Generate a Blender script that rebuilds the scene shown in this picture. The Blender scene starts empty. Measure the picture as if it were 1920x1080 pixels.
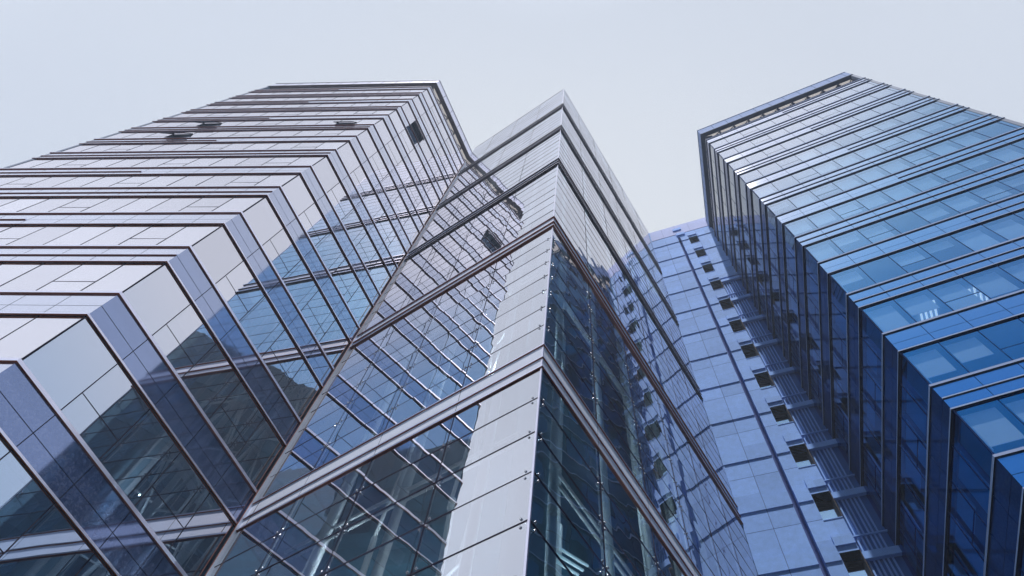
import bpy, math, random
from mathutils import Vector, Matrix
random.seed(7)
S = bpy.context.scene
COL = S.collection
R = math.radians

# ------------------------------------------------------------------ camera
F_PX = 1291.17
PITCH, ROLL = R(66.3814), R(11.4092)
EYE = Vector((0, 0, 1.6))
fwd = Vector((0, math.cos(PITCH), math.sin(PITCH)))
right0 = Vector((1, 0, 0)); up0 = right0.cross(fwd)
rightv = math.cos(ROLL) * right0 + math.sin(ROLL) * up0
upv = -math.sin(ROLL) * right0 + math.cos(ROLL) * up0
cam = bpy.data.cameras.new("camera"); camo = bpy.data.objects.new("camera", cam); COL.objects.link(camo)
cam.sensor_width = 36; cam.lens = F_PX / 1920 * 36; cam.clip_start = 0.05; cam.clip_end = 5000
camo.matrix_world = Matrix(((rightv.x, upv.x, -fwd.x, EYE.x), (rightv.y, upv.y, -fwd.y, EYE.y), (rightv.z, upv.z, -fwd.z, EYE.z), (0, 0, 0, 1)))
S.camera = camo

# ------------------------------------------------------------------ sky, sun, exposure
SUN_AZ, SUN_EL = 195.0, 68.4
SKY_STRENGTH = 0.1
w = bpy.data.worlds.new("World"); S.world = w; w.use_nodes = True
nt = w.node_tree; nt.nodes.clear(); N = nt.nodes.new; LK = nt.links.new
out = N('ShaderNodeOutputWorld'); bg = N('ShaderNodeBackground'); bg.inputs['Strength'].default_value = SKY_STRENGTH
sky = N('ShaderNodeTexSky'); sky.sky_type = 'NISHITA'; sky.sun_disc = False
sky.sun_elevation = R(SUN_EL); sky.sun_rotation = R(SUN_AZ); sky.air_density = 1.3; sky.dust_density = 1.0; sky.ozone_density = 2.5
tc = N('ShaderNodeTexCoord'); dot = N('ShaderNodeVectorMath'); dot.operation = 'DOT_PRODUCT'
BAZ, BEL = R(172), R(18)      # the open blue part of the sky lies low behind the camera, thin white cloud elsewhere
dot.inputs[1].default_value = (math.sin(BAZ) * math.cos(BEL), math.cos(BAZ) * math.cos(BEL), math.sin(BEL))
nrm = N('ShaderNodeVectorMath'); nrm.operation = 'NORMALIZE'
LK(tc.outputs['Generated'], nrm.inputs[0]); LK(nrm.outputs[0], dot.inputs[0])
mr = N('ShaderNodeMapRange'); mr.interpolation_type = 'SMOOTHSTEP'
mr.inputs['From Min'].default_value = 0.60; mr.inputs['From Max'].default_value = 0.76
LK(dot.outputs['Value'], mr.inputs['Value'])
noi = N('ShaderNodeTexNoise'); noi.inputs['Scale'].default_value = 1.3; noi.inputs['Detail'].default_value = 3
LK(nrm.outputs[0], noi.inputs['Vector'])
cl = N('ShaderNodeMix'); cl.data_type = 'RGBA'
cl.inputs[6].default_value = (6.6, 7.2, 8.3, 1); cl.inputs[7].default_value = (8.1, 8.4, 8.75, 1)
tint = N('ShaderNodeMix'); tint.data_type = 'RGBA'; tint.blend_type = 'MULTIPLY'; tint.inputs[0].default_value = 1
tint.inputs[7].default_value = (0.36, 0.76, 1.02, 1)
LK(sky.outputs['Color'], tint.inputs[6])
def lobe(a, e, lo, hi, gain):
    d = N('ShaderNodeVectorMath'); d.operation = 'DOT_PRODUCT'
    d.inputs[1].default_value = (math.sin(R(a)) * math.cos(R(e)), math.cos(R(a)) * math.cos(R(e)), math.sin(R(e)))
    LK(nrm.outputs[0], d.inputs[0])
    r = N('ShaderNodeMapRange'); r.interpolation_type = 'SMOOTHSTEP'
    r.inputs['From Min'].default_value = lo; r.inputs['From Max'].default_value = hi
    r.inputs['To Min'].default_value = 1.0; r.inputs['To Max'].default_value = gain
    LK(d.outputs['Value'], r.inputs['Value']); return r.outputs['Result']
wm = N('ShaderNodeMath'); wm.operation = 'MULTIPLY_ADD'; wm.inputs[1].default_value = 0.5; wm.use_clamp = True      # thin cloud, whiter low ahead
LK(noi.outputs['Fac'], wm.inputs[0]); LK(lobe(6, 50, 0.72, 1.0, 1.85), wm.inputs[2])
wm2 = N('ShaderNodeMath'); wm2.operation = 'SUBTRACT'; wm2.inputs[1].default_value = 1.0; wm2.use_clamp = True
wm.use_clamp = False; LK(wm.outputs[0], wm2.inputs[0]); LK(wm2.outputs[0], cl.inputs[0])
gm_ = N('ShaderNodeMath'); gm_.operation = 'MULTIPLY'
LK(lobe(256, 34, 0.88, 1.0, 1.3), gm_.inputs[0]); LK(lobe(SUN_AZ, SUN_EL, 0.91, 1.0, 1.4), gm_.inputs[1])
scl = N('ShaderNodeVectorMath'); scl.operation = 'SCALE'
LK(cl.outputs[2], scl.inputs[0]); LK(gm_.outputs[0], scl.inputs['Scale'])
mx = N('ShaderNodeMix'); mx.data_type = 'RGBA'
LK(mr.outputs['Result'], mx.inputs[0]); LK(scl.outputs[0], mx.inputs[6]); LK(tint.outputs[2], mx.inputs[7])
LK(mx.outputs[2], bg.inputs['Color']); LK(bg.outputs[0], out.inputs['Surface'])
sl = bpy.data.lights.new("sun", 'SUN'); sl.energy = 5.0; sl.angle = R(0.5); sl.color = (1, 0.97, 0.95)
so = bpy.data.objects.new("sun", sl); COL.objects.link(so)
sd = Vector((math.sin(R(SUN_AZ)) * math.cos(R(SUN_EL)), math.cos(R(SUN_AZ)) * math.cos(R(SUN_EL)), math.sin(R(SUN_EL))))
so.rotation_euler = sd.to_track_quat('Z', 'Y').to_euler()
S.view_settings.view_transform = 'Standard'; S.view_settings.look = 'None'
S.view_settings.exposure = 0; S.view_settings.gamma = 1
S.cycles.caustics_reflective = False; S.cycles.caustics_refractive = False
S.cycles.max_bounces = 8; S.cycles.glossy_bounces = 2; S.cycles.transparent_max_bounces = 12
S.cycles.sample_clamp_indirect = 3

# ------------------------------------------------------------------ materials
def newmat(name):
    m = bpy.data.materials.new(name); m.use_nodes = True; m.node_tree.nodes.clear(); return m, m.node_tree

def glass(name, r0, p, refl, trans, wob=0.0, wscale=0.5, refl1=(0.97, 0.97, 1.0), f0=0.15, f1=0.78):
    """coated architectural glass: a thin sheet, part clear tinted, part mirror by viewing angle"""
    m, t = newmat(name); n = t.nodes.new; l = t.links.new
    o = n('ShaderNodeOutputMaterial'); mix = n('ShaderNodeMixShader'); tr = n('ShaderNodeBsdfTransparent'); gl = n('ShaderNodeBsdfGlossy')
    lw = n('ShaderNodeLayerWeight'); lw.inputs['Blend'].default_value = 0.5
    tr.inputs['Color'].default_value = (*trans, 1); gl.inputs['Roughness'].default_value = 0.0
    pw = n('ShaderNodeMath'); pw.operation = 'POWER'; pw.inputs[1].default_value = p
    l(lw.outputs['Facing'], pw.inputs[0])
    mrr = n('ShaderNodeMapRange'); mrr.inputs['To Min'].default_value = r0; mrr.inputs['To Max'].default_value = 1.0
    l(pw.outputs[0], mrr.inputs['Value']); l(mrr.outputs['Result'], mix.inputs['Fac'])
    cm = n('ShaderNodeMix'); cm.data_type = 'RGBA'; cm.inputs[6].default_value = (*refl, 1); cm.inputs[7].default_value = (*refl1, 1)
    ml = n('ShaderNodeMapRange'); ml.interpolation_type = 'SMOOTHSTEP'
    ml.inputs['From Min'].default_value = f0; ml.inputs['From Max'].default_value = f1
    l(lw.outputs['Facing'], ml.inputs['Value']); l(ml.outputs['Result'], cm.inputs[0])
    oi = n('ShaderNodeObjectInfo'); vr = n('ShaderNodeMapRange'); vr.inputs['To Min'].default_value = 0.90; vr.inputs['To Max'].default_value = 1.0
    vs = n('ShaderNodeVectorMath'); vs.operation = 'SCALE'
    l(oi.outputs['Random'], vr.inputs['Value']); l(cm.outputs[2], vs.inputs[0]); l(vr.outputs['Result'], vs.inputs['Scale']); l(vs.outputs[0], gl.inputs['Color'])
    if wob > 0:
        g = n('ShaderNodeNewGeometry'); ns = n('ShaderNodeTexNoise'); ns.inputs['Scale'].default_value = wscale; ns.inputs['Detail'].default_value = 1.0
        bp = n('ShaderNodeBump'); bp.inputs['Strength'].default_value = 1.0; bp.inputs['Distance'].default_value = wob
        l(g.outputs['Position'], ns.inputs['Vector']); l(ns.outputs['Fac'], bp.inputs['Height']); l(bp.outputs['Normal'], gl.inputs['Normal'])
    l(tr.outputs[0], mix.inputs[1]); l(gl.outputs[0], mix.inputs[2]); l(mix.outputs[0], o.inputs['Surface'])
    return m

def solid(name, col, rough=0.5, ior=1.45, metal=0.0, vary=0.0, scale=8.0, col2=None, bump=0.0, emit=None, cells=False):
    m, t = newmat(name); n = t.nodes.new; l = t.links.new
    o = n('ShaderNodeOutputMaterial'); b = n('ShaderNodeBsdfPrincipled')
    b.inputs['Base Color'].default_value = (*col, 1); b.inputs['Roughness'].default_value = rough
    b.inputs['IOR'].default_value = ior; b.inputs['Metallic'].default_value = metal
    if vary > 0 or col2:
        g = n('ShaderNodeNewGeometry'); ns = n('ShaderNodeTexNoise'); ns.inputs['Scale'].default_value = scale; ns.inputs['Detail'].default_value = 5
        ns.inputs['Roughness'].default_value = 0.7
        l(g.outputs['Position'], ns.inputs['Vector'])
        cr = n('ShaderNodeMapRange'); cr.inputs['From Min'].default_value = 0.32; cr.inputs['From Max'].default_value = 0.68
        l(ns.outputs['Fac'], cr.inputs['Value'])
        mm = n('ShaderNodeMix'); mm.data_type = 'RGBA'
        c2 = col2 or tuple(c * (1 - vary) for c in col)
        mm.inputs[6].default_value = (*col, 1); mm.inputs[7].default_value = (*c2, 1)
        l(cr.outputs['Result'], mm.inputs[0]); l(mm.outputs[2], b.inputs['Base Color'])
        if cells:       # every stone slab has its own tone
            dd = n('ShaderNodeVectorMath'); dd.operation = 'DOT_PRODUCT'; dd.inputs[1].default_value = (0.87334 / 1.335, -0.48711 / 1.335, 0)
            l(g.outputs['Position'], dd.inputs[0]); sx = n('ShaderNodeSeparateXYZ'); l(g.outputs['Position'], sx.inputs[0])
            ad = n('ShaderNodeMath'); ad.operation = 'ADD'; ad.inputs[1].default_value = -0.745; l(dd.outputs['Value'], ad.inputs[0])
            f1 = n('ShaderNodeMath'); f1.operation = 'FLOOR'; l(ad.outputs[0], f1.inputs[0])
            dz = n('ShaderNodeMath'); dz.operation = 'MULTIPLY_ADD'; dz.inputs[1].default_value = 3 / 3.91; dz.inputs[2].default_value = -25.7 * 3 / 3.91; l(sx.outputs['Z'], dz.inputs[0])
            f2 = n('ShaderNodeMath'); f2.operation = 'FLOOR'; l(dz.outputs[0], f2.inputs[0])
            cx = n('ShaderNodeCombineXYZ'); l(f1.outputs[0], cx.inputs[0]); l(f2.outputs[0], cx.inputs[1])
            wn = n('ShaderNodeTexWhiteNoise'); l(cx.outputs[0], wn.inputs['Vector'])
            vm = n('ShaderNodeMapRange'); vm.inputs['To Min'].default_value = 0.86; vm.inputs['To Max'].default_value = 1.06; l(wn.outputs['Value'], vm.inputs['Value'])
            vs = n('ShaderNodeVectorMath'); vs.operation = 'SCALE'; l(mm.outputs[2], vs.inputs[0]); l(vm.outputs['Result'], vs.inputs['Scale']); l(vs.outputs[0], b.inputs['Base Color'])
        if bump:
            bp = n('ShaderNodeBump'); bp.inputs['Strength'].default_value = bump; bp.inputs['Distance'].default_value = 0.01
            l(ns.outputs['Fac'], bp.inputs['Height']); l(bp.outputs['Normal'], b.inputs['Normal'])
    if emit:
        b.inputs['Emission Color'].default_value = (*emit[0], 1); b.inputs['Emission Strength'].default_value = emit[1]
    l(b.outputs[0], o.inputs['Surface'])
    return m

def polished(name, col, col2, r0, p, refl, rough=0.06, scale=9, f0=0.15, f1=0.72):
    """polished speckled stone cladding: diffuse grain under a clear mirror-like polish"""
    m, t = newmat(name); n = t.nodes.new; l = t.links.new
    o = n('ShaderNodeOutputMaterial'); mix = n('ShaderNodeMixShader'); df = n('ShaderNodeBsdfDiffuse'); gl = n('ShaderNodeBsdfGlossy')
    lw = n('ShaderNodeLayerWeight'); lw.inputs['Blend'].default_value = 0.5; gl.inputs['Roughness'].default_value = rough
    pw = n('ShaderNodeMath'); pw.operation = 'POWER'; pw.inputs[1].default_value = p
    l(lw.outputs['Facing'], pw.inputs[0])
    mrr = n('ShaderNodeMapRange'); mrr.inputs['To Min'].default_value = r0; mrr.inputs['To Max'].default_value = 1.0
    l(pw.outputs[0], mrr.inputs['Value']); l(mrr.outputs['Result'], mix.inputs['Fac'])
    cm = n('ShaderNodeMix'); cm.data_type = 'RGBA'; cm.inputs[6].default_value = (*refl, 1); cm.inputs[7].default_value = (0.93, 0.92, 1.0, 1)
    ml = n('ShaderNodeMapRange'); ml.interpolation_type = 'SMOOTHSTEP'
    ml.inputs['From Min'].default_value = f0; ml.inputs['From Max'].default_value = f1
    l(lw.outputs['Facing'], ml.inputs['Value']); l(ml.outputs['Result'], cm.inputs[0]); l(cm.outputs[2], gl.inputs['Color'])
    g = n('ShaderNodeNewGeometry'); ns = n('ShaderNodeTexNoise'); ns.inputs['Scale'].default_value = scale; ns.inputs['Detail'].default_value = 6
    ns.inputs['Roughness'].default_value = 0.8
    l(g.outputs['Position'], ns.inputs['Vector'])
    cr = n('ShaderNodeMapRange'); cr.inputs['From Min'].default_value = 0.38; cr.inputs['From Max'].default_value = 0.62; l(ns.outputs['Fac'], cr.inputs['Value'])
    mm = n('ShaderNodeMix'); mm.data_type = 'RGBA'; mm.inputs[6].default_value = (*col, 1); mm.inputs[7].default_value = (*col2, 1)
    l(cr.outputs['Result'], mm.inputs[0]); l(mm.outputs[2], df.inputs['Color'])
    l(df.outputs[0], mix.inputs[1]); l(gl.outputs[0], mix.inputs[2]); l(mix.outputs[0], o.inputs['Surface'])
    return m

M = {}
M['glass_l'] = glass('tower glass left', 0.70, 0.85, (0.60, 0.76, 0.98), (0.36, 0.50, 0.66), 0.0016, 0.7, (1.0, 0.95, 0.985), 0.15, 0.45)
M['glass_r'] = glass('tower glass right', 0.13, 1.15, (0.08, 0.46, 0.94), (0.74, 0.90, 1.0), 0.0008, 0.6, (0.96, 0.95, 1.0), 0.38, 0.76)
M['glass_rs'] = glass('tower glass right, shaded side', 0.05, 4.5, (0.08, 0.36, 0.85), (0.10, 0.30, 0.52), 0.0004, 0.6, (0.97, 0.97, 1.0), 0.64, 0.88)  # darker copy of the right glass, the side's shade put into its tint
M['stone_rs'] = polished('polished black granite', (0.010, 0.028, 0.10), (0.02, 0.05, 0.14), 0.03, 7.0, (0.10, 0.36, 0.90), 0.03, 9, 0.66, 0.88)  # darkened copy of the navy granite, the side's shade put into its colour
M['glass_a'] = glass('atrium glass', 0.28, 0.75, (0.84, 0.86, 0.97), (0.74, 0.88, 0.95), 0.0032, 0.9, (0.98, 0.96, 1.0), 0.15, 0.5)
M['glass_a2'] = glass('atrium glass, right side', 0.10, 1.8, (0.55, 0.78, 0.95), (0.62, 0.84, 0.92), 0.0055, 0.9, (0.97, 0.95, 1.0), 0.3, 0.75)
M['glass_s'] = glass('stone tower window glass', 0.1, 1.5, (0.8, 0.9, 1.0), (0.8, 0.9, 0.95))
M['stone_l'] = polished('polished blue granite', (0.03, 0.05, 0.13), (0.17, 0.20, 0.33), 0.18, 0.8, (0.42, 0.54, 0.90), 0.05, 11)
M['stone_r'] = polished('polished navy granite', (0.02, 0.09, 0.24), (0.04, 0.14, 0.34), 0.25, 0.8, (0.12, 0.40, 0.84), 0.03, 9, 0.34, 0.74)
M['fascia'] = solid('pale satin aluminium', (0.86, 0.83, 0.96), 0.28, 1.4, 1.0, vary=0.10, scale=2)
M['fascia_r'] = solid('blue grey powder coat', (0.36, 0.44, 0.66), 0.9, 1.15, vary=0.12, scale=2)
M['bronze'] = solid('brown bronze paint', (0.36, 0.105, 0.05), 0.55, vary=0.35, scale=3)  # on fin and rail undersides, their shade is put into this brown
M['bronze_d'] = solid('dark brown paint', (0.07, 0.032, 0.028), 0.6, vary=0.3, scale=3)
M['navy'] = solid('navy black paint', (0.010, 0.018, 0.045), 0.8, 1.2, vary=0.3, scale=3)  # right tower undersides, with the shade put into the colour
M['frame'] = solid('dark window gasket', (0.05, 0.045, 0.07), 0.9, 1.1, vary=0.2, scale=3)
M['frame_b'] = solid('blue window gasket', (0.008, 0.03, 0.12), 0.9, 1.1, vary=0.2, scale=3)
M['inner'] = solid('interior wall', (0.05, 0.17, 0.24), 0.8, vary=0.4, scale=0.6)
M['inner_r'] = solid('interior wall blue', (0.03, 0.10, 0.22), 0.8, vary=0.4, scale=0.6)
M['ceil'] = solid('ceiling tile', (0.34, 0.40, 0.46), 0.9, vary=0.1, scale=1)
M['blind'] = solid('pale roller blind', (0.90, 0.92, 0.97), 0.9, vary=0.08, scale=2)
M['beige'] = solid('beige panel with added glow', (0.68, 0.65, 0.62), 0.8, 1.2, vary=0.6, scale=2.5, emit=((1.0, 0.93, 0.90), 0.42))  # weak glow added to make the crown strip show pale
M['roof'] = solid('roof membrane', (0.30, 0.31, 0.33), 0.9, vary=0.2, scale=0.5)
M['plain'] = solid('plain render wall', (0.25, 0.28, 0.36), 0.8, vary=0.15, scale=0.4)
M['granite'] = solid('blue grey granite', (0.27, 0.47, 0.93), 0.8, 1.25, vary=0.16, scale=3, bump=0.1, cells=True)
M['granite_p'] = solid('lilac granite coping', (0.46, 0.50, 0.78), 0.8, 1.25, vary=0.12, scale=2)
M['glowblind'] = solid('pale blind with added glow', (0.7, 0.8, 0.9), 0.9, vary=0.15, scale=3, emit=((0.42, 0.64, 1.0), 0.8))  # brightness of the lower pane added as glow, no lamp behind it
M['band'] = solid('white enamelled panel', (0.76, 0.81, 0.95), 0.6, 1.3, vary=0.08, scale=1.5)

M['joint'] = solid('stone joint', (0.09, 0.13, 0.32), 0.9, 1.1, vary=0.2, scale=3)
M['strip'] = solid('blue metal panel', (0.04, 0.14, 0.46), 0.8, 1.2, vary=0.2, scale=1)
M['rib'] = solid('pale blue metal rib', (0.26, 0.46, 0.92), 0.8, 1.2, vary=0.1, scale=2)
M['reveal'] = solid('brown window reveal', (0.045, 0.022, 0.018), 0.8, vary=0.2, scale=2)
M['tube'] = solid('white painted steel tube', (0.85, 0.88, 0.92), 0.5, vary=0.04, scale=1)
M['concrete'] = solid('pale concrete column', (0.30, 0.45, 0.55), 0.7, vary=0.15, scale=1.2)
M['steel'] = solid('stainless steel', (0.62, 0.63, 0.68), 0.22, metal=1.0, vary=0.1, scale=5)
M['lamp'] = solid('fluorescent tube', (0.9, 0.95, 1), 0.5, vary=0.05, scale=3, emit=((0.55, 0.85, 1.0), 0.35))
M['lamp_r'] = solid('bright fluorescent tube', (0.9, 0.95, 1), 0.5, vary=0.05, scale=3, emit=((0.85, 0.93, 1.0), 1.0))
M['block'] = solid('dark teal cladding', (0.04, 0.12, 0.17), 0.7, vary=0.3, scale=0.3)
M['pave'] = solid('grey paving', (0.22, 0.22, 0.23), 0.85, vary=0.3, scale=0.4)

# ------------------------------------------------------------------ mesh helpers
class MB:
    def __init__(s): s.v = []; s.f = []; s.m = []
    def hexa(s, p, mats=(0,) * 6):
        b = len(s.v); s.v += [tuple(q) for q in p]
        for q, k in zip(((0, 3, 2, 1), (4, 5, 6, 7), (0, 1, 5, 4), (2, 3, 7, 6), (1, 2, 6, 5), (3, 0, 4, 7)), mats):
            s.f.append(tuple(b + i for i in q)); s.m.append(k)       # bottom, top, front, back, right, left
    def quad(s, p, k=0):
        b = len(s.v); s.v += [tuple(q) for q in p]; s.f.append((b, b + 1, b + 2, b + 3)); s.m.append(k)
    def prism(s, outer, inner, z0, z1, ms=0, mb=0, mt=0):
        """strip between two plan polylines, z0..z1; ms sides, mb underside, mt top"""
        n = len(outer)
        for i in range(n - 1):
            a, b, c, d = outer[i], outer[i + 1], inner[i + 1], inner[i]
            P = [(*a, z0), (*b, z0), (*c, z0), (*d, z0), (*a, z1), (*b, z1), (*c, z1), (*d, z1)]
            base = len(s.v); s.v += P
            for q, k in (((0, 3, 2, 1), mb), ((4, 5, 6, 7), mt), ((0, 1, 5, 4), ms), ((2, 3, 7, 6), ms)):
                s.f.append(tuple(base + j for j in q)); s.m.append(k)
            if i == 0: s.f.append((base + 3, base, base + 4, base + 7)); s.m.append(ms)
            if i == n - 2: s.f.append((base + 1, base + 2, base + 6, base + 5)); s.m.append(ms)
    def poly(s, plan, z0, z1, ms=0, mb=0, mt=0):
        b = len(s.v); n = len(plan)
        s.v += [(*p, z0) for p in plan] + [(*p, z1) for p in plan]
        s.f.append(tuple(b + i for i in reversed(range(n)))); s.m.append(mb)
        s.f.append(tuple(b + n + i for i in range(n))); s.m.append(mt)
        for i in range(n):
            j = (i + 1) % n; s.f.append((b + i, b + j, b + n + j, b + n + i)); s.m.append(ms)
    def tube(s, a, b, r, n=10, k=0):
        a, b = Vector(a), Vector(b); d = (b - a).normalized()
        u = d.cross(Vector((0, 0, 1)) if abs(d.z) < 0.9 else Vector((1, 0, 0))).normalized(); v = d.cross(u)
        o = len(s.v)
        for c in (a, b):
            for i in range(n):
                t = 2 * math.pi * i / n; s.v.append(tuple(c + r * (math.cos(t) * u + math.sin(t) * v)))
        for i in range(n):
            j = (i + 1) % n; s.f.append((o + i, o + j, o + n + j, o + n + i)); s.m.append(k)
        s.f.append(tuple(o + i for i in reversed(range(n)))); s.m.append(k)
        s.f.append(tuple(o + n + i for i in range(n))); s.m.append(k)
    def build(s, name, mats, parent=None, smooth=False):
        me = bpy.data.meshes.new(name); me.from_pydata(s.v, [], s.f)
        for m in (mats if isinstance(mats, (list, tuple)) else [mats]): me.materials.append(m)
        me.polygons.foreach_set('material_index', s.m)
        if smooth: me.polygons.foreach_set('use_smooth', [len(f) == 4 for f in s.f])
        me.update()
        o = bpy.data.objects.new(name, me); COL.objects.link(o)
        if parent is not None:
            o.parent = parent
            if parent.type == 'EMPTY': o.matrix_parent_inverse = Matrix.Translation(-parent.location)
            else: o.matrix_parent_inverse = Matrix.Identity(4); o.location = -Vector((0, 0, 0))
        return o

def thing(name, label, cat, loc):
    o = bpy.data.objects.new(name, None); COL.objects.link(o); o.location = (*loc, 0); o['label'] = label; o['category'] = cat
    return o

def V2(x, y): return Vector((x, y))
def az(a): return V2(math.sin(R(a)), math.cos(R(a)))
class Wall:
    """a vertical wall: origin, direction along it (s), outward normal (n), height z"""
    def __init__(s, o, d):
        s.o = o; s.d = d; s.n = V2(d.y, -d.x)
        if s.n.dot(-o) < 0: s.n = -s.n
    def p(s, a, n=0.0): q = s.o + s.d * a + s.n * n; return (q.x, q.y)
    def q(s, a, z, n=0.0): return (*s.p(a, n), z)
    def box(s, mb, s0, s1, z0, z1, n0, n1, mats=(0,) * 6):
        """n0 inner, n1 outer"""
        mb.hexa([s.q(s0, z0, n1), s.q(s1, z0, n1), s.q(s1, z0, n0), s.q(s0, z0, n0), s.q(s0, z1, n1), s.q(s1, z1, n1), s.q(s1, z1, n0), s.q(s0, z1, n0)], mats)
    def pane(s, mb, s0, s1, z0, z1, n, k=0, tilt=(0, 0)):
        a, b = tilt
        mb.quad([s.q(s0, z0, n - a - b), s.q(s1, z0, n + a - b), s.q(s1, z1, n + a + b), s.q(s0, z1, n - a + b)], k)

def project(P):
    v = Vector(P) - EYE; z = v.dot(fwd)
    if z < 0.1: return None
    return (960 + F_PX * v.dot(rightv) / z, 540 - F_PX * v.dot(upv) / z)
def seen(pts):
    """size in the picture of a quad, for choosing which repeats become parts of their own"""
    q = [project(p) for p in pts]
    if any(x is None for x in q): return 0
    q = [(min(max(x, 0), 1920), min(max(y, 0), 1080)) for x, y in q]
    return abs(sum(q[i][0] * q[(i + 1) % 4][1] - q[(i + 1) % 4][0] * q[i][1] for i in range(4))) / 2

# ------------------------------------------------------------------ plan of the place
CL = V2(-11.1067, 10.1543); WLl = Wall(CL, az(-77.932)); WLr = Wall(CL, az(33.828))
CR = V2(15.0218, 10.0965); WRr = Wall(CR, az(123.898)); WRl = Wall(CR, az(21.916))
PC = V2(1.1635, 8.8668); WPl = Wall(PC, az(-45.766)); WPr = Wall(PC, az(43.027))
GC = V2(13.3954, 21.9714); WG = Wall(GC, V2(0.87334, -0.48711))
PL_LEN, PR_LEN, SEAM_L, SEAM_R = 11.092, 17.926, 7.765, 10.12
FD = 0.055                                            # how far the fins stand off the glass

pave = MB(); pave.quad([(-400, -400, 0), (400, -400, 0), (400, 400, 0), (-400, 400, 0)])
g = pave.build('pavement', M['pave']); g['kind'] = 'structure'

def corner(w1, w2, len1, len2, off):
    """plan polyline end1 - corner - end2, moved outward by off"""
    cosang = w1.d.dot(w2.d); ang = math.acos(cosang); c = -off / math.tan(ang / 2)   # moves along both walls
    cc = w1.o + w1.d * c + w1.n * off
    return [w1.p(len1, off), (cc.x, cc.y), w2.p(len2, off)]

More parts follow.
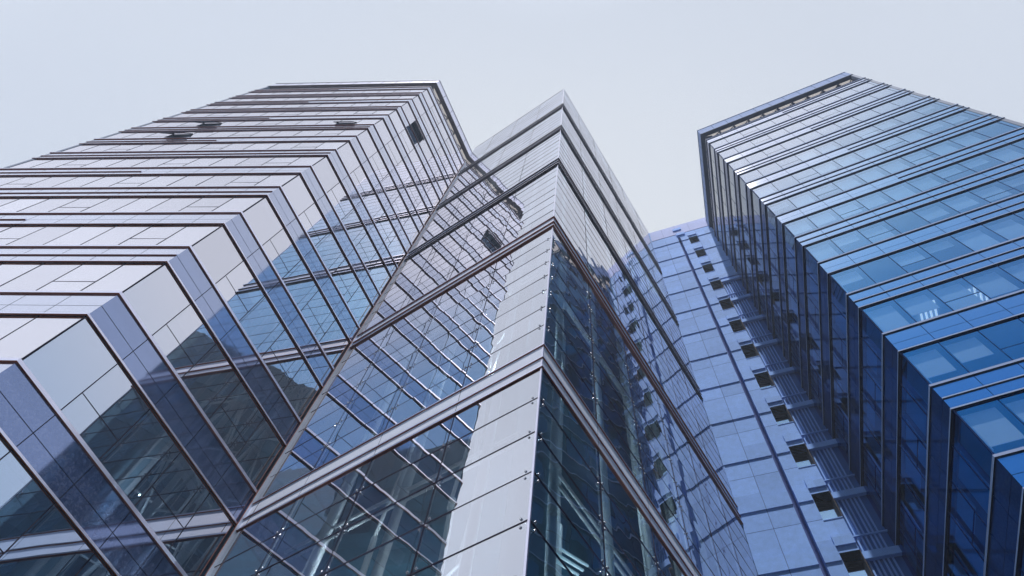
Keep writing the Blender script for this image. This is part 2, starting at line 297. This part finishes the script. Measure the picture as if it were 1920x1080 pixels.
# ------------------------------------------------------------------ the two glass towers
def tower(label, mg2, ms2, w1, w2, len1, len2, body2, U0, spand, nfl, kmin, bay1, bay2, mg, ms, msoff, mframe, minner, par, visible2,
          mid_full, mid_wall, mid_cut, opened, transom1, transom2, blind_p, back, partial_start, fas, crown):
    root = thing('office_tower', label, 'building', w1.o)
    H = 4.0
    ang = math.acos(w1.d.dot(w2.d)); sc = FD / math.tan(ang / 2)
    gap0, par0, par1 = par
    ztop = U0 + H * nfl + 0.0
    # body: floors, inner wall, roof, hidden back walls
    e1, e2 = Vector(w1.p(len1, -FD)), Vector(w2.p(body2, -FD))
    b1, b2 = e1 - Vector((w1.n.x, w1.n.y)) * back, e2 - Vector((w2.n.x, w2.n.y)) * back
    mb = MB()
    in1 = corner(w1, w2, len1 - 0.2, body2, -5.0); ins = corner(w1, w2, len1 - 0.15, body2 - 0.15, -0.35)
    far = [tuple(e2 - Vector((w2.n.x, w2.n.y)) * 6), tuple(e1 - Vector((w1.n.x, w1.n.y)) * 6)]
    mb.prism(in1, corner(w1, w2, len1 - 0.2, body2, -5.3), 0, gap0, 0, 0, 0)
    mb.build('core_wall', minner, root)
    mb = MB()
    endw = lambda w, L, t: [w.p(L, -FD), w.p(L, -14), w.p(L - 0.25, -14), w.p(L - 0.25, -FD)]
    mb.poly(endw(w1, len1, 0), 0, par0 + 0.3); mb.build('end_wall', M['plain'], root)
    mb = MB(); mb.poly(endw(w2, body2, 0), 0, par0 + 0.3); mb.build('end_wall', M['plain'], root)
    slab_in = corner(w1, w2, len1 - 0.3, body2 - 0.3, -5.0)
    for k in range(kmin, nfl + 1):
        zl, zu = U0 + H * k - spand, U0 + H * k
        mb = MB(); mb.prism(ins, slab_in, zl + 0.12, zu - 0.12, 0, 0, 0); mb.build('floor_slab', M['ceil'], root)
    mb = MB(); mb.prism(corner(w1, w2, len1, body2, -0.4), corner(w1, w2, len1, body2, -14), gap0 + 0.05, gap0 + 0.4); mb.build('roof', M['roof'], root)
    # spandrel bands with open joints, one wrapped round the corner per floor
    for k in range(kmin, nfl + 1):
        zl, zu = U0 + H * k - spand, U0 + H * k
        zj = zu - 0.8
        mb = MB()
        for w, L, bay, st in ((w1, len1, bay1, sc), (w2, body2, bay2, sc)):
            a = st; i = 1; km = (1 if w is w2 else 0,) * 6
            while a < L - 0.05:
                b = min(i * bay, L); i += 1
                g0 = 0.012
                w.box(mb, a + (g0 if a > st else 0.0), b - g0, zl + 0.01, zj - 0.012, -FD - 0.05, -FD, km)
                w.box(mb, a + (g0 if a > st else 0.0), b - g0, zj + 0.012, zu - 0.01, -FD - 0.05, -FD, km)
                a = b
        mb.build('spandrel_band', [ms, M[ms2]], root)
        mb = MB()
        mb.prism(corner(w1, w2, len1, body2, -FD - 0.03), corner(w1, w2, len1, body2, -FD - 0.12), zl, zu, 0, 0, 0)
        mb.build('joint_backing', mframe, root)
    # fins: one above and one below every spandrel, a third in the middle of some
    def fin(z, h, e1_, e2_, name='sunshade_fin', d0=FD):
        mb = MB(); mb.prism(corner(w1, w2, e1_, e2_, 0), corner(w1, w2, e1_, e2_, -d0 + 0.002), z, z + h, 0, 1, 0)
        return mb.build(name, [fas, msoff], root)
    e2f = visible2
    for k in range(kmin, nfl + 1):
        zl, zu = U0 + H * k - spand, U0 + H * k
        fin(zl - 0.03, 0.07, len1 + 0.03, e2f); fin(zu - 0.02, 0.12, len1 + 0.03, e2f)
        zm = zu - 0.80
        full = (k % 2 == mid_full)
        s0, s1 = (sc, mid_wall) if full else (mid_cut, mid_wall)
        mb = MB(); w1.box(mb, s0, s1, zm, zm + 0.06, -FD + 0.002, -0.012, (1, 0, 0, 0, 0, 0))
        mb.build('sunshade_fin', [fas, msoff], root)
    # crown: open strip with brackets under a parapet box
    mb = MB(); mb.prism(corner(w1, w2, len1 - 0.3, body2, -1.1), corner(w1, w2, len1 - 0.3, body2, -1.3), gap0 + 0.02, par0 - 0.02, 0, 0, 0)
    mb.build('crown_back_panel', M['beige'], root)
    mb = MB()
    for w, L, bay in ((w1, len1, bay1), (w2, body2, bay2)):
        i = 0
        while i * bay < L - 0.2:
            a = i * bay + 0.3
            w.box(mb, a, a + 0.10, gap0 + 0.02, par0, -1.05, -0.35)
            mb.tube(w.q(a + 0.1, gap0 + 0.2, -0.35), w.q(min(a + bay, L - 0.4), par0 - 0.3, -0.35), 0.05, 6)
            for _ in range(3):
                x = min(a + random.random() * bay * 0.8, L - 1.0); z = gap0 + 0.3 + random.random() * 1.8
                w.box(mb, x, x + 0.15 + random.random() * 0.2, z, z + 0.06 + random.random() * 0.1, -0.9, -0.5)
            i += 1
        w.box(mb, 0.5, L - 0.4, par0 - 0.95, par0 - 0.87, -0.5, -0.4)
    mb.build('crown_bracket_row', crown, root)
    pe1 = len1 - 0.05
    mb = MB(); mb.prism(corner(w1, w2, pe1, body2, -0.04), corner(w1, w2, pe1, body2, -0.42), par0 + 0.1, par1 - 0.1, 0, 1, 0)
    par_o = mb.build('parapet', [fas, crown], root)
    mb = MB()
    for w, L, bay in ((w1, len1, bay1), (w2, body2, bay2)):
        i = 1
        while i * bay < L - 0.1:
            w.box(mb, i * bay - 0.015, i * bay + 0.015, par0 + 0.12, par1 - 0.12, -0.05, -0.034); i += 1
    mb.build('parapet_joint', mframe, par_o)
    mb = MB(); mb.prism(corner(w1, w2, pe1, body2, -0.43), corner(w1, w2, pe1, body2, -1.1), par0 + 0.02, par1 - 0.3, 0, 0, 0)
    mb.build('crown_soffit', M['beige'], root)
    for z, h in ((par0, 0.14), (par1 - 0.1, 0.1)):
        mb = MB(); mb.prism(corner(w1, w2, pe1, e2f, 0.0), corner(w1, w2, pe1, e2f, -0.40), z, z + h, 0, 1, 0)
        mb.build('coping', [crown if z == par0 else fas, crown], root)
    # windows
    wins = []
    for k in range(kmin, nfl):
        z0, z1 = U0 + H * k + 0.09, U0 + H * (k + 1) - spand - 0.02
        for wi, (w, L, bay, tr) in enumerate(((w1, len1, bay1, transom1), (w2, visible2, bay2, transom2))):
            a = sc; i = 0
            while a < L - 0.05:
                b = min((i + 1) * bay, L)
                wins.append((seen([w.q(a, z0), w.q(b, z0), w.q(b, z1), w.q(a, z1)]), k, wi, i, w, a, b, z0, z1, (tr(i)))); i += 1
                a = b
    wins.sort(key=lambda t: -t[0])
    rest_g, rest_f = MB(), MB()
    keep = 0
    opens = {o for o in opened}
    for t in wins:
        area, k, wi, i, w, a, b, z0, z1, tr = t
        isopen = (wi, k, i) in opens
        big = keep < (99 if not isopen else 1000)
        if big: keep += 1
        gm, fm = (MB(), MB()) if big else (rest_g, rest_f)
        zt = z0 + 0.36 * (z1 - z0)
        tl = ((random.random() - 0.5) * 0.005, (random.random() - 0.5) * 0.004)
        # frame
        w.box(fm, b - 0.014, b + 0.014, z0 - 0.05, z1, -FD - 0.06, -FD - 0.012)
        if a < bay1 * 0.5: w.box(fm, a, a + 0.02, z0 - 0.05, z1, -FD - 0.06, -FD - 0.008)
        if tr: w.box(fm, a + 0.014, b - 0.014, zt - 0.013, zt + 0.013, -FD - 0.05, -FD - 0.014)
        w.box(fm, a, b - 0.014, z1 - 0.012, z1 - 0.002, -FD - 0.06, -FD - 0.02)
        lo = z0
        if isopen:      # the lower light hangs open from its top edge
            zt2 = z0 + (0.36 + 0.5 * opened[(wi, k, i)]) * (z1 - z0)
            th = R(13); h = zt2 - z0; y = h * math.sin(th); zz = zt2 - h * math.cos(th)
            gm.quad([w.q(a + 0.05, zz, -FD + y), w.q(b - 0.05, zz, -FD + y), w.q(b - 0.05, zt2, -FD), w.q(a + 0.05, zt2, -FD)])
            for sx in (a + 0.05, b - 0.09):
                fm.hexa([w.q(sx, zz, -FD + y + .02), w.q(sx + .04, zz, -FD + y + .02), w.q(sx + .04, zz, -FD + y - .03), w.q(sx, zz, -FD + y - .03),
                         w.q(sx, zt2, -FD + .02), w.q(sx + .04, zt2, -FD + .02), w.q(sx + .04, zt2, -FD - .03), w.q(sx, zt2, -FD - .03)])
            w.box(fm, a + 0.05, b - 0.05, zz - 0.02, zz + 0.05, -FD + y - .03, -FD + y + .02)
            w.box(fm, a + 0.03, b - 0.03, z0, zt2, -0.8, -0.75)  # dark board puts the room's shade behind the open sash
            lo = zt2
        if z1 - lo > 0.2:
            w.pane(gm, a, b, lo, z1, -FD - 0.02, 0 if big else wi, tl)
        if big:
            wo = gm.build('window', M[mg2] if wi else mg, root); fo = fm.build('window_frame', mframe, wo)
            if isopen: wo['label'] = 'window with its sash hanging open'
            if blind_p and not isopen and area > 300:
                r = random.random()
                if r < blind_p:
                    hh = (0.3 + 0.7 * random.random()) * (z1 - z0)
                    bm = MB(); w.box(bm, a + 0.16, b - 0.16, max(z1 - hh, z0 + 0.12), z1 - 0.14, -FD - 0.24, -FD - 0.22)
                    bm.build('roller_blind', M['blind'], wo)
    if rest_g.f:
        wo = rest_g.build('window', [mg, M[mg2]], root); wo['kind'] = 'stuff'
        fo = rest_f.build('window_frame', mframe, wo); fo['kind'] = 'stuff'
    # wall behind the neighbour: the part of the long side nobody glazes
    mb = MB(); w2.box(mb, visible2, body2, 0, gap0, -FD - 0.3, -FD - 0.11); mb.build('party_wall', M['inner'], root)
    return root

opened_l = {(0, 7, 8): 0.5, (0, 8, 8): 0.5, (1, 10, 1): 0.95, (0, 8, 1): 0.0}
T1 = tower('left glass tower with brown fins and a white mirrored side, nearest the pointed atrium', 'glass_l', 'stone_l', WLl, WLr, 16.88, 24.0, SEAM_L and 24.0,
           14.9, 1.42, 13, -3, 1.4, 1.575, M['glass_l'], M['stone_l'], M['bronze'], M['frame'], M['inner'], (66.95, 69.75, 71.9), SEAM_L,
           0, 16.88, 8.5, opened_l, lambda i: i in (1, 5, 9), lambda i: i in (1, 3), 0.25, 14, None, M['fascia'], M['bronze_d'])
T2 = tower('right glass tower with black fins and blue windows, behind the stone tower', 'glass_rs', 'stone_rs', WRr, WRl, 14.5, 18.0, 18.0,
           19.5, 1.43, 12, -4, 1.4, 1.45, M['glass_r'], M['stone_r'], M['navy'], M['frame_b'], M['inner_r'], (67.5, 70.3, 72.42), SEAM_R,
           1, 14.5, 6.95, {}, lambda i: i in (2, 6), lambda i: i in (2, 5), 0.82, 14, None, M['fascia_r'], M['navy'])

# ceiling lights seen through two of the right tower's windows
for s0, z in ((4.4, 30.02 + 0.02), (2.35, 30.04)):
    for j in range(4):
        mb = MB(); WRr.box(mb, s0 + j * 0.2, s0 + j * 0.2 + 0.07, z + 0.0, z + 0.07, -1.9, -0.8)
        mb.build('ceiling_light', M['lamp_r'], T2)

# ------------------------------------------------------------------ the pointed glass atrium
A = thing('glass_atrium', 'pointed frameless glass atrium in the middle, its sharp corner facing the viewer', 'building', PC)
ATOP = 73.57
bands = [17.2, 28.95, 40.3, 51.1, 61.75]
rows = []
z = 17.2
while z > 0.4: rows.append((max(z - 1.4, 0), z)); z -= 1.4
for i, zb in enumerate(bands):
    lo = zb + 1.27; hi = bands[i + 1] if i < 4 else ATOP
    n = 8
    for j in range(n): rows.append((lo + (hi - lo) * j / n, lo + (hi - lo) * (j + 1) / n))
vl = [0, 2.8, 5.68, 8.56, PL_LEN]; vr = [0, 2.95, 5.95, 8.95, 11.95, 14.95, PR_LEN]
panels = []
for w, vs in ((WPl, vl), (WPr, vr)):
    for a, b in zip(vs, vs[1:]):
        for z0, z1 in rows:
            panels.append((seen([w.q(a, z0), w.q(b, z0), w.q(b, z1), w.q(a, z1)]), w, a, b, z0, z1))
panels.sort(key=lambda t: -t[0])
rest = MB()
for i, (ar, w, a, b, z0, z1) in enumerate(panels):
    mb = MB() if i < 100 else rest
    k = 0.006
    tl = ((random.random() - 0.5) * 2 * k, (random.random() - 0.5) * k)
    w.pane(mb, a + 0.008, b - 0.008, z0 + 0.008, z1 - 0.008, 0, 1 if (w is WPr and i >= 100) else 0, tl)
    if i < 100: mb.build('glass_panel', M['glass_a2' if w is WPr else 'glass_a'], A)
ro = rest.build('glass_panel', [M['glass_a'], M['glass_a2']], A); ro['kind'] = 'stuff'
for w, vs in ((WPl, vl), (WPr, vr)):
    mb = MB()
    for z0, z1 in rows:
        hh = (0.016 if z1 < 18 else (0.009 if z1 < 30 else 0.004)) * (0.6 if w is WPr else 1)
        w.box(mb, 0.03, vs[-1] - 0.02, z1 - hh, z1 + hh, -0.03, 0.008)
    for v in vs[1:-1]: w.box(mb, v - 0.008, v + 0.008, 0, ATOP - 0.02, -0.03, 0.010)
    mb.build('glazing_joint_grid', M['frame'], A)
    for v in vs[1:-1]:
        mb = MB(); mb.tube(w.q(v + 0.06, 0, -0.10), w.q(v + 0.06, ATOP - 0.2, -0.10), 0.022, 6); mb.build('tension_rod', M['tube'], A)
def vcorner(l1, l2, off): return corner(WPl, WPr, l1, l2, off)
for zb in bands:
    for z0, z1 in ((zb + 0.06, zb + 0.5), (zb + 0.54, zb + 1.2)):
        mb = MB(); mb.prism(vcorner(PL_LEN - 0.03, PR_LEN - 0.02, 0.008), vcorner(PL_LEN - 0.03, PR_LEN - 0.02, -0.03), z0, z1); mb.build('band_panel', M['band'], A)
    for dz, h in ((0, 0.07), (0.5, 0.05), (1.2, 0.06)):
        mb = MB(); mb.prism(vcorner(PL_LEN - 0.03, PR_LEN - 0.02, 0.05 if zb < 20 else (0.08 if zb < 35 else 0.095)), vcorner(PL_LEN - 0.03, PR_LEN - 0.02, 0.010), zb + dz, zb + dz + h, 0, 1, 0)
        mb.build('rail', [M['fascia'], M['bronze'] if zb < 35 else M['bronze_d']], A)  # pale rails with shade put into the underside colour, darker higher up
mb = MB(); mb.prism(vcorner(PL_LEN, PR_LEN, 0.02), vcorner(PL_LEN, PR_LEN, -0.04), ATOP, ATOP + 0.05, 0, 0, 0); mb.build('coping', M['fascia'], A)
mb = MB(); mb.prism(vcorner(0.035, 0.02, 0.016), vcorner(0.035, 0.02, -0.05), 0, ATOP - 0.01, 0, 0, 0); mb.build('corner_post', M['fascia'], A)
# edge channel where the atrium meets the left tower
mb = MB(); WLr.box(mb, SEAM_L - 0.12, SEAM_L + 0.02, 0, 66.6, 0.02, 0.06, (0, 0, 0, 0, 0, 1)); mb.build('edge_channel', [M['band'], M['bronze']], A)
mb = MB(); WPl.box(mb, PL_LEN - 0.40, PL_LEN - 0.37, 0, 66.6, -0.06, 0.012); mb.build('edge_channel', M['bronze_d'], A)
# spider fittings: four bolts and a small cross at the glass corners
node = []
for w, vs in ((WPl, vl), (WPr, vr)):
    for z0, z1 in rows:
        if 8.0 < z1 < 28 and z1 not in bands:
            for v in [0.0] + vs[1:4]:
                pr = project(w.q(v, z1))
                if pr and -20 < pr[0] < 1940 and -20 < pr[1] < 1100: node.append((w, v, z1))
node.sort(key=lambda t: (Vector(t[0].q(t[1], t[2])) - EYE).length)
for w, v, z in node[:100]:
    mb = MB(); c = w.q(v, z, -0.13)
    for du in ((0.20,) if v == 0 else (-0.11, 0.11)):
        for dz in (-0.11, 0.11):
            mb.tube(w.q(v + du, z + dz, -0.10), w.q(v + du, z + dz, 0.022), 0.030, 8)
            mb.tube(c if v else w.q(v + 0.08, z, -0.13), w.q(v + du, z + dz, -0.09), 0.016, 6)
    mb.build('spider_fitting', M['steel'], A, True)
# inside: columns, raking tubes, beams, landings, back wall
for w, vs in ((WPl, vl), (WPr, vr)):
    for i, v in enumerate(vs[1:]):
        if v == vs[-1]: continue
        mb = MB(); mb.tube(w.q(v - 0.2, 0, -1.3), w.q(v - 0.2, ATOP - 1, -1.3), 0.14, 12); mb.build('column_tube', M['tube'], A, True)
    L = vs[-1]
    for i in range(len(vs) - 2):
        a = vs[i + 1]
        for zb0, zb1 in ((5.6, 17.0), (17.0, 28.7), (28.7, 40.1)):
            mb = MB(); mb.tube(w.q(a + 0.35, zb0, -1.5), w.q(a + 1.6, zb1, -2.2), 0.095, 10); mb.build('raking_tube', M['tube'], A, True)
            mb = MB(); mb.tube(w.q(a + 1.9, zb0, -2.4), w.q(a - 0.1, zb1, -1.5), 0.06, 8); mb.build('raking_tube', M['tube'], A, True)
            mb = MB()
            for zz in (zb0 + 3.8, zb0 + 7.6): mb.tube(w.q(a - 0.2, zz, -1.3), w.q(a + 1.1, zz + 0.2, -1.9), 0.045, 8)
            mb.build('cross_strut', M['tube'], A, True)
    for zb in (16.6, 28.4, 39.8, 50.5):
        for dz in (0, 0.45):
            mb = MB(); mb.tube(w.q(1.6, zb + dz, -1.3), w.q(L - 1.0, zb + dz, -1.3), 0.055, 8); mb.build('beam_tube', M['tube'], A, True)
mb = MB(); c = PC + WPl.d * 1.5 + WPr.d * 1.9
mb.tube((c.x, c.y, 0), (c.x, c.y, ATOP - 1), 0.5, 24); mb.build('concrete_column', M['concrete'], A, True)
SC_ = WPl.p(PL_LEN, -0.3)
inner = [WPl.p(PL_LEN - 0.4, -2.6), tuple(PC + WPl.d * 4.5 + WPr.d * 5.0), WPr.p(PR_LEN - 0.8, -2.6)]
inner2 = [WPl.p(PL_LEN - 0.2, -4.5), tuple(PC + WPl.d * 6.5 + WPr.d * 7.0), WPr.p(PR_LEN - 0.4, -5.0)]
inner3 = inner2 + [WG.p(0.5, -9)]
mb = MB(); mb.prism(inner3, [tuple(Vector(q) + Vector((0, 0.4))) for q in inner3], 0, ATOP - 1.2); mb.build('back_wall', M['inner'], A)
for zb in (17.6, 29.3, 40.7, 51.5, 62.2):
    mb = MB(); mb.prism(inner, inner2, zb, zb + 0.5); mb.build('landing', M['inner'], A)
    mb = MB(); mb.prism(inner, [tuple(Vector(q) + Vector((0, 0.1))) for q in inner], zb + 0.5, zb + 1.6); mb.build('landing_parapet', M['inner'], A)
mb = MB(); mb.poly([tuple(PC + WPl.d * .3 + WPr.d * .3), WPr.p(PR_LEN - 0.2, -0.15), inner2[2], inner2[1], inner2[0], WPl.p(PL_LEN - 0.2, -0.15)], ATOP - 1.2, ATOP - 0.9)
mb.build('roof', M['roof'], A)
q = PC + WPr.d * 3.6 + WPl.d * 1.6
for j in range(3):
    mb = MB(); d = az(65); e = az(-25); b0 = q + e * 0.2 * j
    mb.tube((b0.x, b0.y, 15.0), (b0.x + d.x * 0.9, b0.y + d.y * 0.9, 15.0), 0.04, 8); mb.build('ceiling_light', M['lamp'], A)
q = Vector(WPl.q(4.6, 12.0, -2.0)); mb = MB(); mb.tube(q, q + Vector((0, 0, 0.06)), 0.09, 16); mb.build('ceiling_light', M['lamp'], A)

# fill lights added to brighten the tubes, a few at lamps seen through the glass
for k_, (w, v, n_, z) in enumerate(((WPl, 4.6, -2.0, 11.8), (WPl, 7.4, -2.4, 15.5), (WPr, 4.6, -2.2, 12.2), (WPl, 3.2, -2.2, 23.0), (WPr, 6.5, -2.2, 22.0))):
    pl = bpy.data.lights.new('atrium_fill', 'POINT'); pl.energy = 330; pl.color = (0.85, 0.94, 1.0); pl.shadow_soft_size = 0.1
    po = bpy.data.objects.new('atrium_fill', pl); COL.objects.link(po); po.location = w.q(v, z, n_)

# ------------------------------------------------------------------ the stone tower between them
T = thing('stone_tower', 'lilac grey stone tower with a single column of small dark windows', 'building', GC)
GTOP, PER = 73.64, 3.91
s1, s2, s3, s4, s5 = 2.63, 2.90, 3.63, 4.50, 6.2
STRIP_TOP = 57.6
zts = [26.15 + PER * j for j in range(-6, 12)]                      # window heads
WH, WD = 1.85, 0.85
mb = MB(); WG.box(mb, 0, s1, 0, 70.9, -0.6, 0); mb.build('wall', M['granite'], T)
mb = MB(); WG.box(mb, s1, s2, 0, 70.0, -0.8, -0.45); mb.build('groove', M['joint'], T)
mb = MB(); WG.box(mb, s1 - 0.0, s2, 70.0, 70.9, -0.6, 0.0)
WG.box(mb, s2, s3, 0, 70.9, -0.6, 0)
prev = 0
for zt in zts:
    if zt - WH > prev: WG.box(mb, s3, s4, prev, zt - WH, -0.6, 0)
    prev = zt
WG.box(mb, s3, s4, prev, 70.9, -0.6, 0)
WG.box(mb, s4, s5, STRIP_TOP, 70.9, -0.6, 0)
mb.build('wall', M['granite'], T)
mb = MB(); WG.box(mb, 0.0, s5, 70.95, GTOP, -0.6, 0.03); pr = mb.build('parapet', M['granite_p'], T)
mb = MB()
for v in (1.33, 2.7, 4.1): WG.box(mb, v, v + 0.02, 71.0, GTOP, 0.0, 0.033)
mb.build('parapet_joint', M['joint'], pr)
for blk in ((2.45, 3.3, 71.9, 72.45), (2.6, 3.45, 70.3, 70.9)):
    mb = MB(); WG.box(mb, *blk, 0.0, 0.16); mb.build('parapet_block', M['granite'], T)
mb = MB(); WG.box(mb, 0, 0.06, 0, 73.7, 0.001, 0.035); mb.build('corner_trim', M['granite'], T)
LEDGE = 0.07
for zt in zts:
    zb = zt - 0.45
    for a, b in ((0, s1 - 0.002), (s2 + 0.002, s3 - 0.02)):
        mb = MB(); WG.box(mb, a, b, zb, zb + 0.92, -0.1, LEDGE); mb.build('string_course', M['granite'], T)
    mb = MB(); WG.box(mb, s3 - 0.02, s4 - 0.01, zt + 0.35, zt + 1.0, -0.1, 0.10); mb.build('string_course', M['granite'], T)
    if zt > STRIP_TOP: 
        mb = MB(); WG.box(mb, s4, s5, zb + 0.1, zb + 0.9, -0.1, LEDGE); mb.build('string_course', M['granite'], T)
# joints: thin dark lines a few mm proud of the stone
mb = MB()
for zt in zts:
    zb = zt - 0.45
    WG.box(mb, 0, s1, zb - 1.32, zb - 1.30, -0.02, 0.004)
    WG.box(mb, s2, s3, zb - 1.32, zb - 1.30, -0.02, 0.004)
    WG.box(mb, 0, s1, zb + 0.921, zb + 0.965, -0.02, 0.005); WG.box(mb, s2, s3, zb + 0.921, zb + 0.965, -0.02, 0.005)
    WG.box(mb, 1.34, 1.365, zb + 0.0, zb + 0.92, 0.0, LEDGE + 0.004); WG.box(mb, 1.34, 1.365, zb - 3.0, zb, -0.02, 0.004)
    if zt > STRIP_TOP: WG.box(mb, s4 + 0.02, s4 + 0.04, zb + 0.9, zb + PER, -0.02, 0.004)
mb.build('stone_joint_grid', M['joint'], T)
for zt in zts:
    mb = MB(); z0 = zt - WH
    WG.pane(mb, s3, s4, z0, zt, -WD, 0)
    wo = mb.build('window', M['glass_s'], T)
    mb = MB()
    WG.box(mb, s3 - 0.0, s4 + 0.0, zt, zt + 0.03, -WD, -0.005); WG.box(mb, s3 - 0.03, s3, z0, zt, -WD, -0.005); WG.box(mb, s4, s4 + 0.03, z0, zt, -WD, -0.005)
    mb.build('reveal', M['reveal'], wo)
    mb = MB(); WG.box(mb, s3, s4, zt - 0.30, zt - 0.02, -WD - 0.03, -WD + 0.02, (0,) * 6)
    WG.box(mb, s3, s4, zt - 0.12, zt - 0.02, -WD + 0.02, -WD + 0.08); mb.build('window_frame', M['reveal'], wo)
    mb = MB(); WG.box(mb, s3 + 0.06, s4 - 0.02, z0, zt - 0.34, -WD - 0.06, -WD - 0.03); mb.build('roller_blind', M['glowblind'], wo)  # glowing panel added for the bright lower pane
    mb = MB(); WG.box(mb, s3, s4, z0 - 0.03, z0 + 0.02, -WD, 0.03); mb.build('sill', M['granite'], wo)
# recessed metal strip with ribs and a beam at each floor, beside the right tower
mb = MB(); WG.box(mb, s4 + 0.03, s5, 0, STRIP_TOP, -0.6, -0.28); mb.build('metal_strip', M['strip'], T)
for k, x in enumerate((4.62, 4.84, 5.02, 5.24, 5.42, 5.62)):
    mb = MB(); WG.box(mb, x, x + 0.075, 0, STRIP_TOP, -0.28, -0.19); mb.build('rib', M['rib'], T)
for zt in zts:
    if zt < STRIP_TOP:
        mb = MB(); WG.box(mb, s4 + 0.03, s5, zt - 0.55, zt - 0.14, -0.2, 0.0); mb.build('strip_beam', M['rib'], T)
        mb = MB(); WG.box(mb, s4 + 0.03, s5, zt - 3.02, zt - 2.95, -0.2, -0.12); mb.build('strip_rail', M['rib'], T)
# hidden body
mb = MB(); WG.box(mb, 0.0, s5 + 2.0, 0, GTOP - 0.5, -14, -1.2); mb.build('body', M['plain'], T)
mb = MB(); WG.box(mb, 0.0, s5 + 2.0, GTOP - 0.5, GTOP - 0.2, -14, -0.6); mb.build('roof', M['roof'], T)
mb = MB(); WG.box(mb, 0.0, 0.3, 0, GTOP - 0.6, -1.2, -0.6); mb.build('side_wall', M['granite'], T)

# ------------------------------------------------------------------ two blocks across the street, which only the lower glass mirrors
for lab, x0, x1, y0, y1, h in (('slim dark office block right behind the viewer, only mirrored in the glass', -9.0, 9.0, -17.0, -10.0, 60),
                               ('broad dark office block far across the street behind the viewer, only mirrored in the glass', 36.0, 80.0, -74.0, -50.0, 114)):
    B = thing('office_block', lab, 'building', V2((x0 + x1) / 2, y1))
    mb = MB(); mb.poly([(x0, y0), (x1, y0), (x1, y1), (x0, y1)], 0, h); mb.build('wall', M['block'], B)
    f = 0
    while 4 * f + 4 < h:
        mb = MB(); mb.poly([(x0 + 0.8, y1 - 0.3), (x1 - 0.8, y1 - 0.3), (x1 - 0.8, y1 + 0.04), (x0 + 0.8, y1 + 0.04)], 1.2 + 4 * f, 3.3 + 4 * f); mb.build('ribbon_window', M['inner'], B); f += 1

# thin blue air between the viewer and the tower tops
HAZE = 0.0020
hm = bpy.data.materials.new('haze'); hm.use_nodes = True; t = hm.node_tree; t.nodes.clear()
o = t.nodes.new('ShaderNodeOutputMaterial'); v = t.nodes.new('ShaderNodeVolumePrincipled')
v.inputs['Color'].default_value = (0.66, 0.78, 1.0, 1); v.inputs['Density'].default_value = HAZE; v.inputs['Anisotropy'].default_value = 0.2
t.links.new(v.outputs['Volume'], o.inputs['Volume'])
mb = MB(); mb.poly([(-410, -410), (410, -410), (410, 410), (-410, 410)], -1.0, 118.0); hz = mb.build('haze', hm); hz['kind'] = 'stuff'
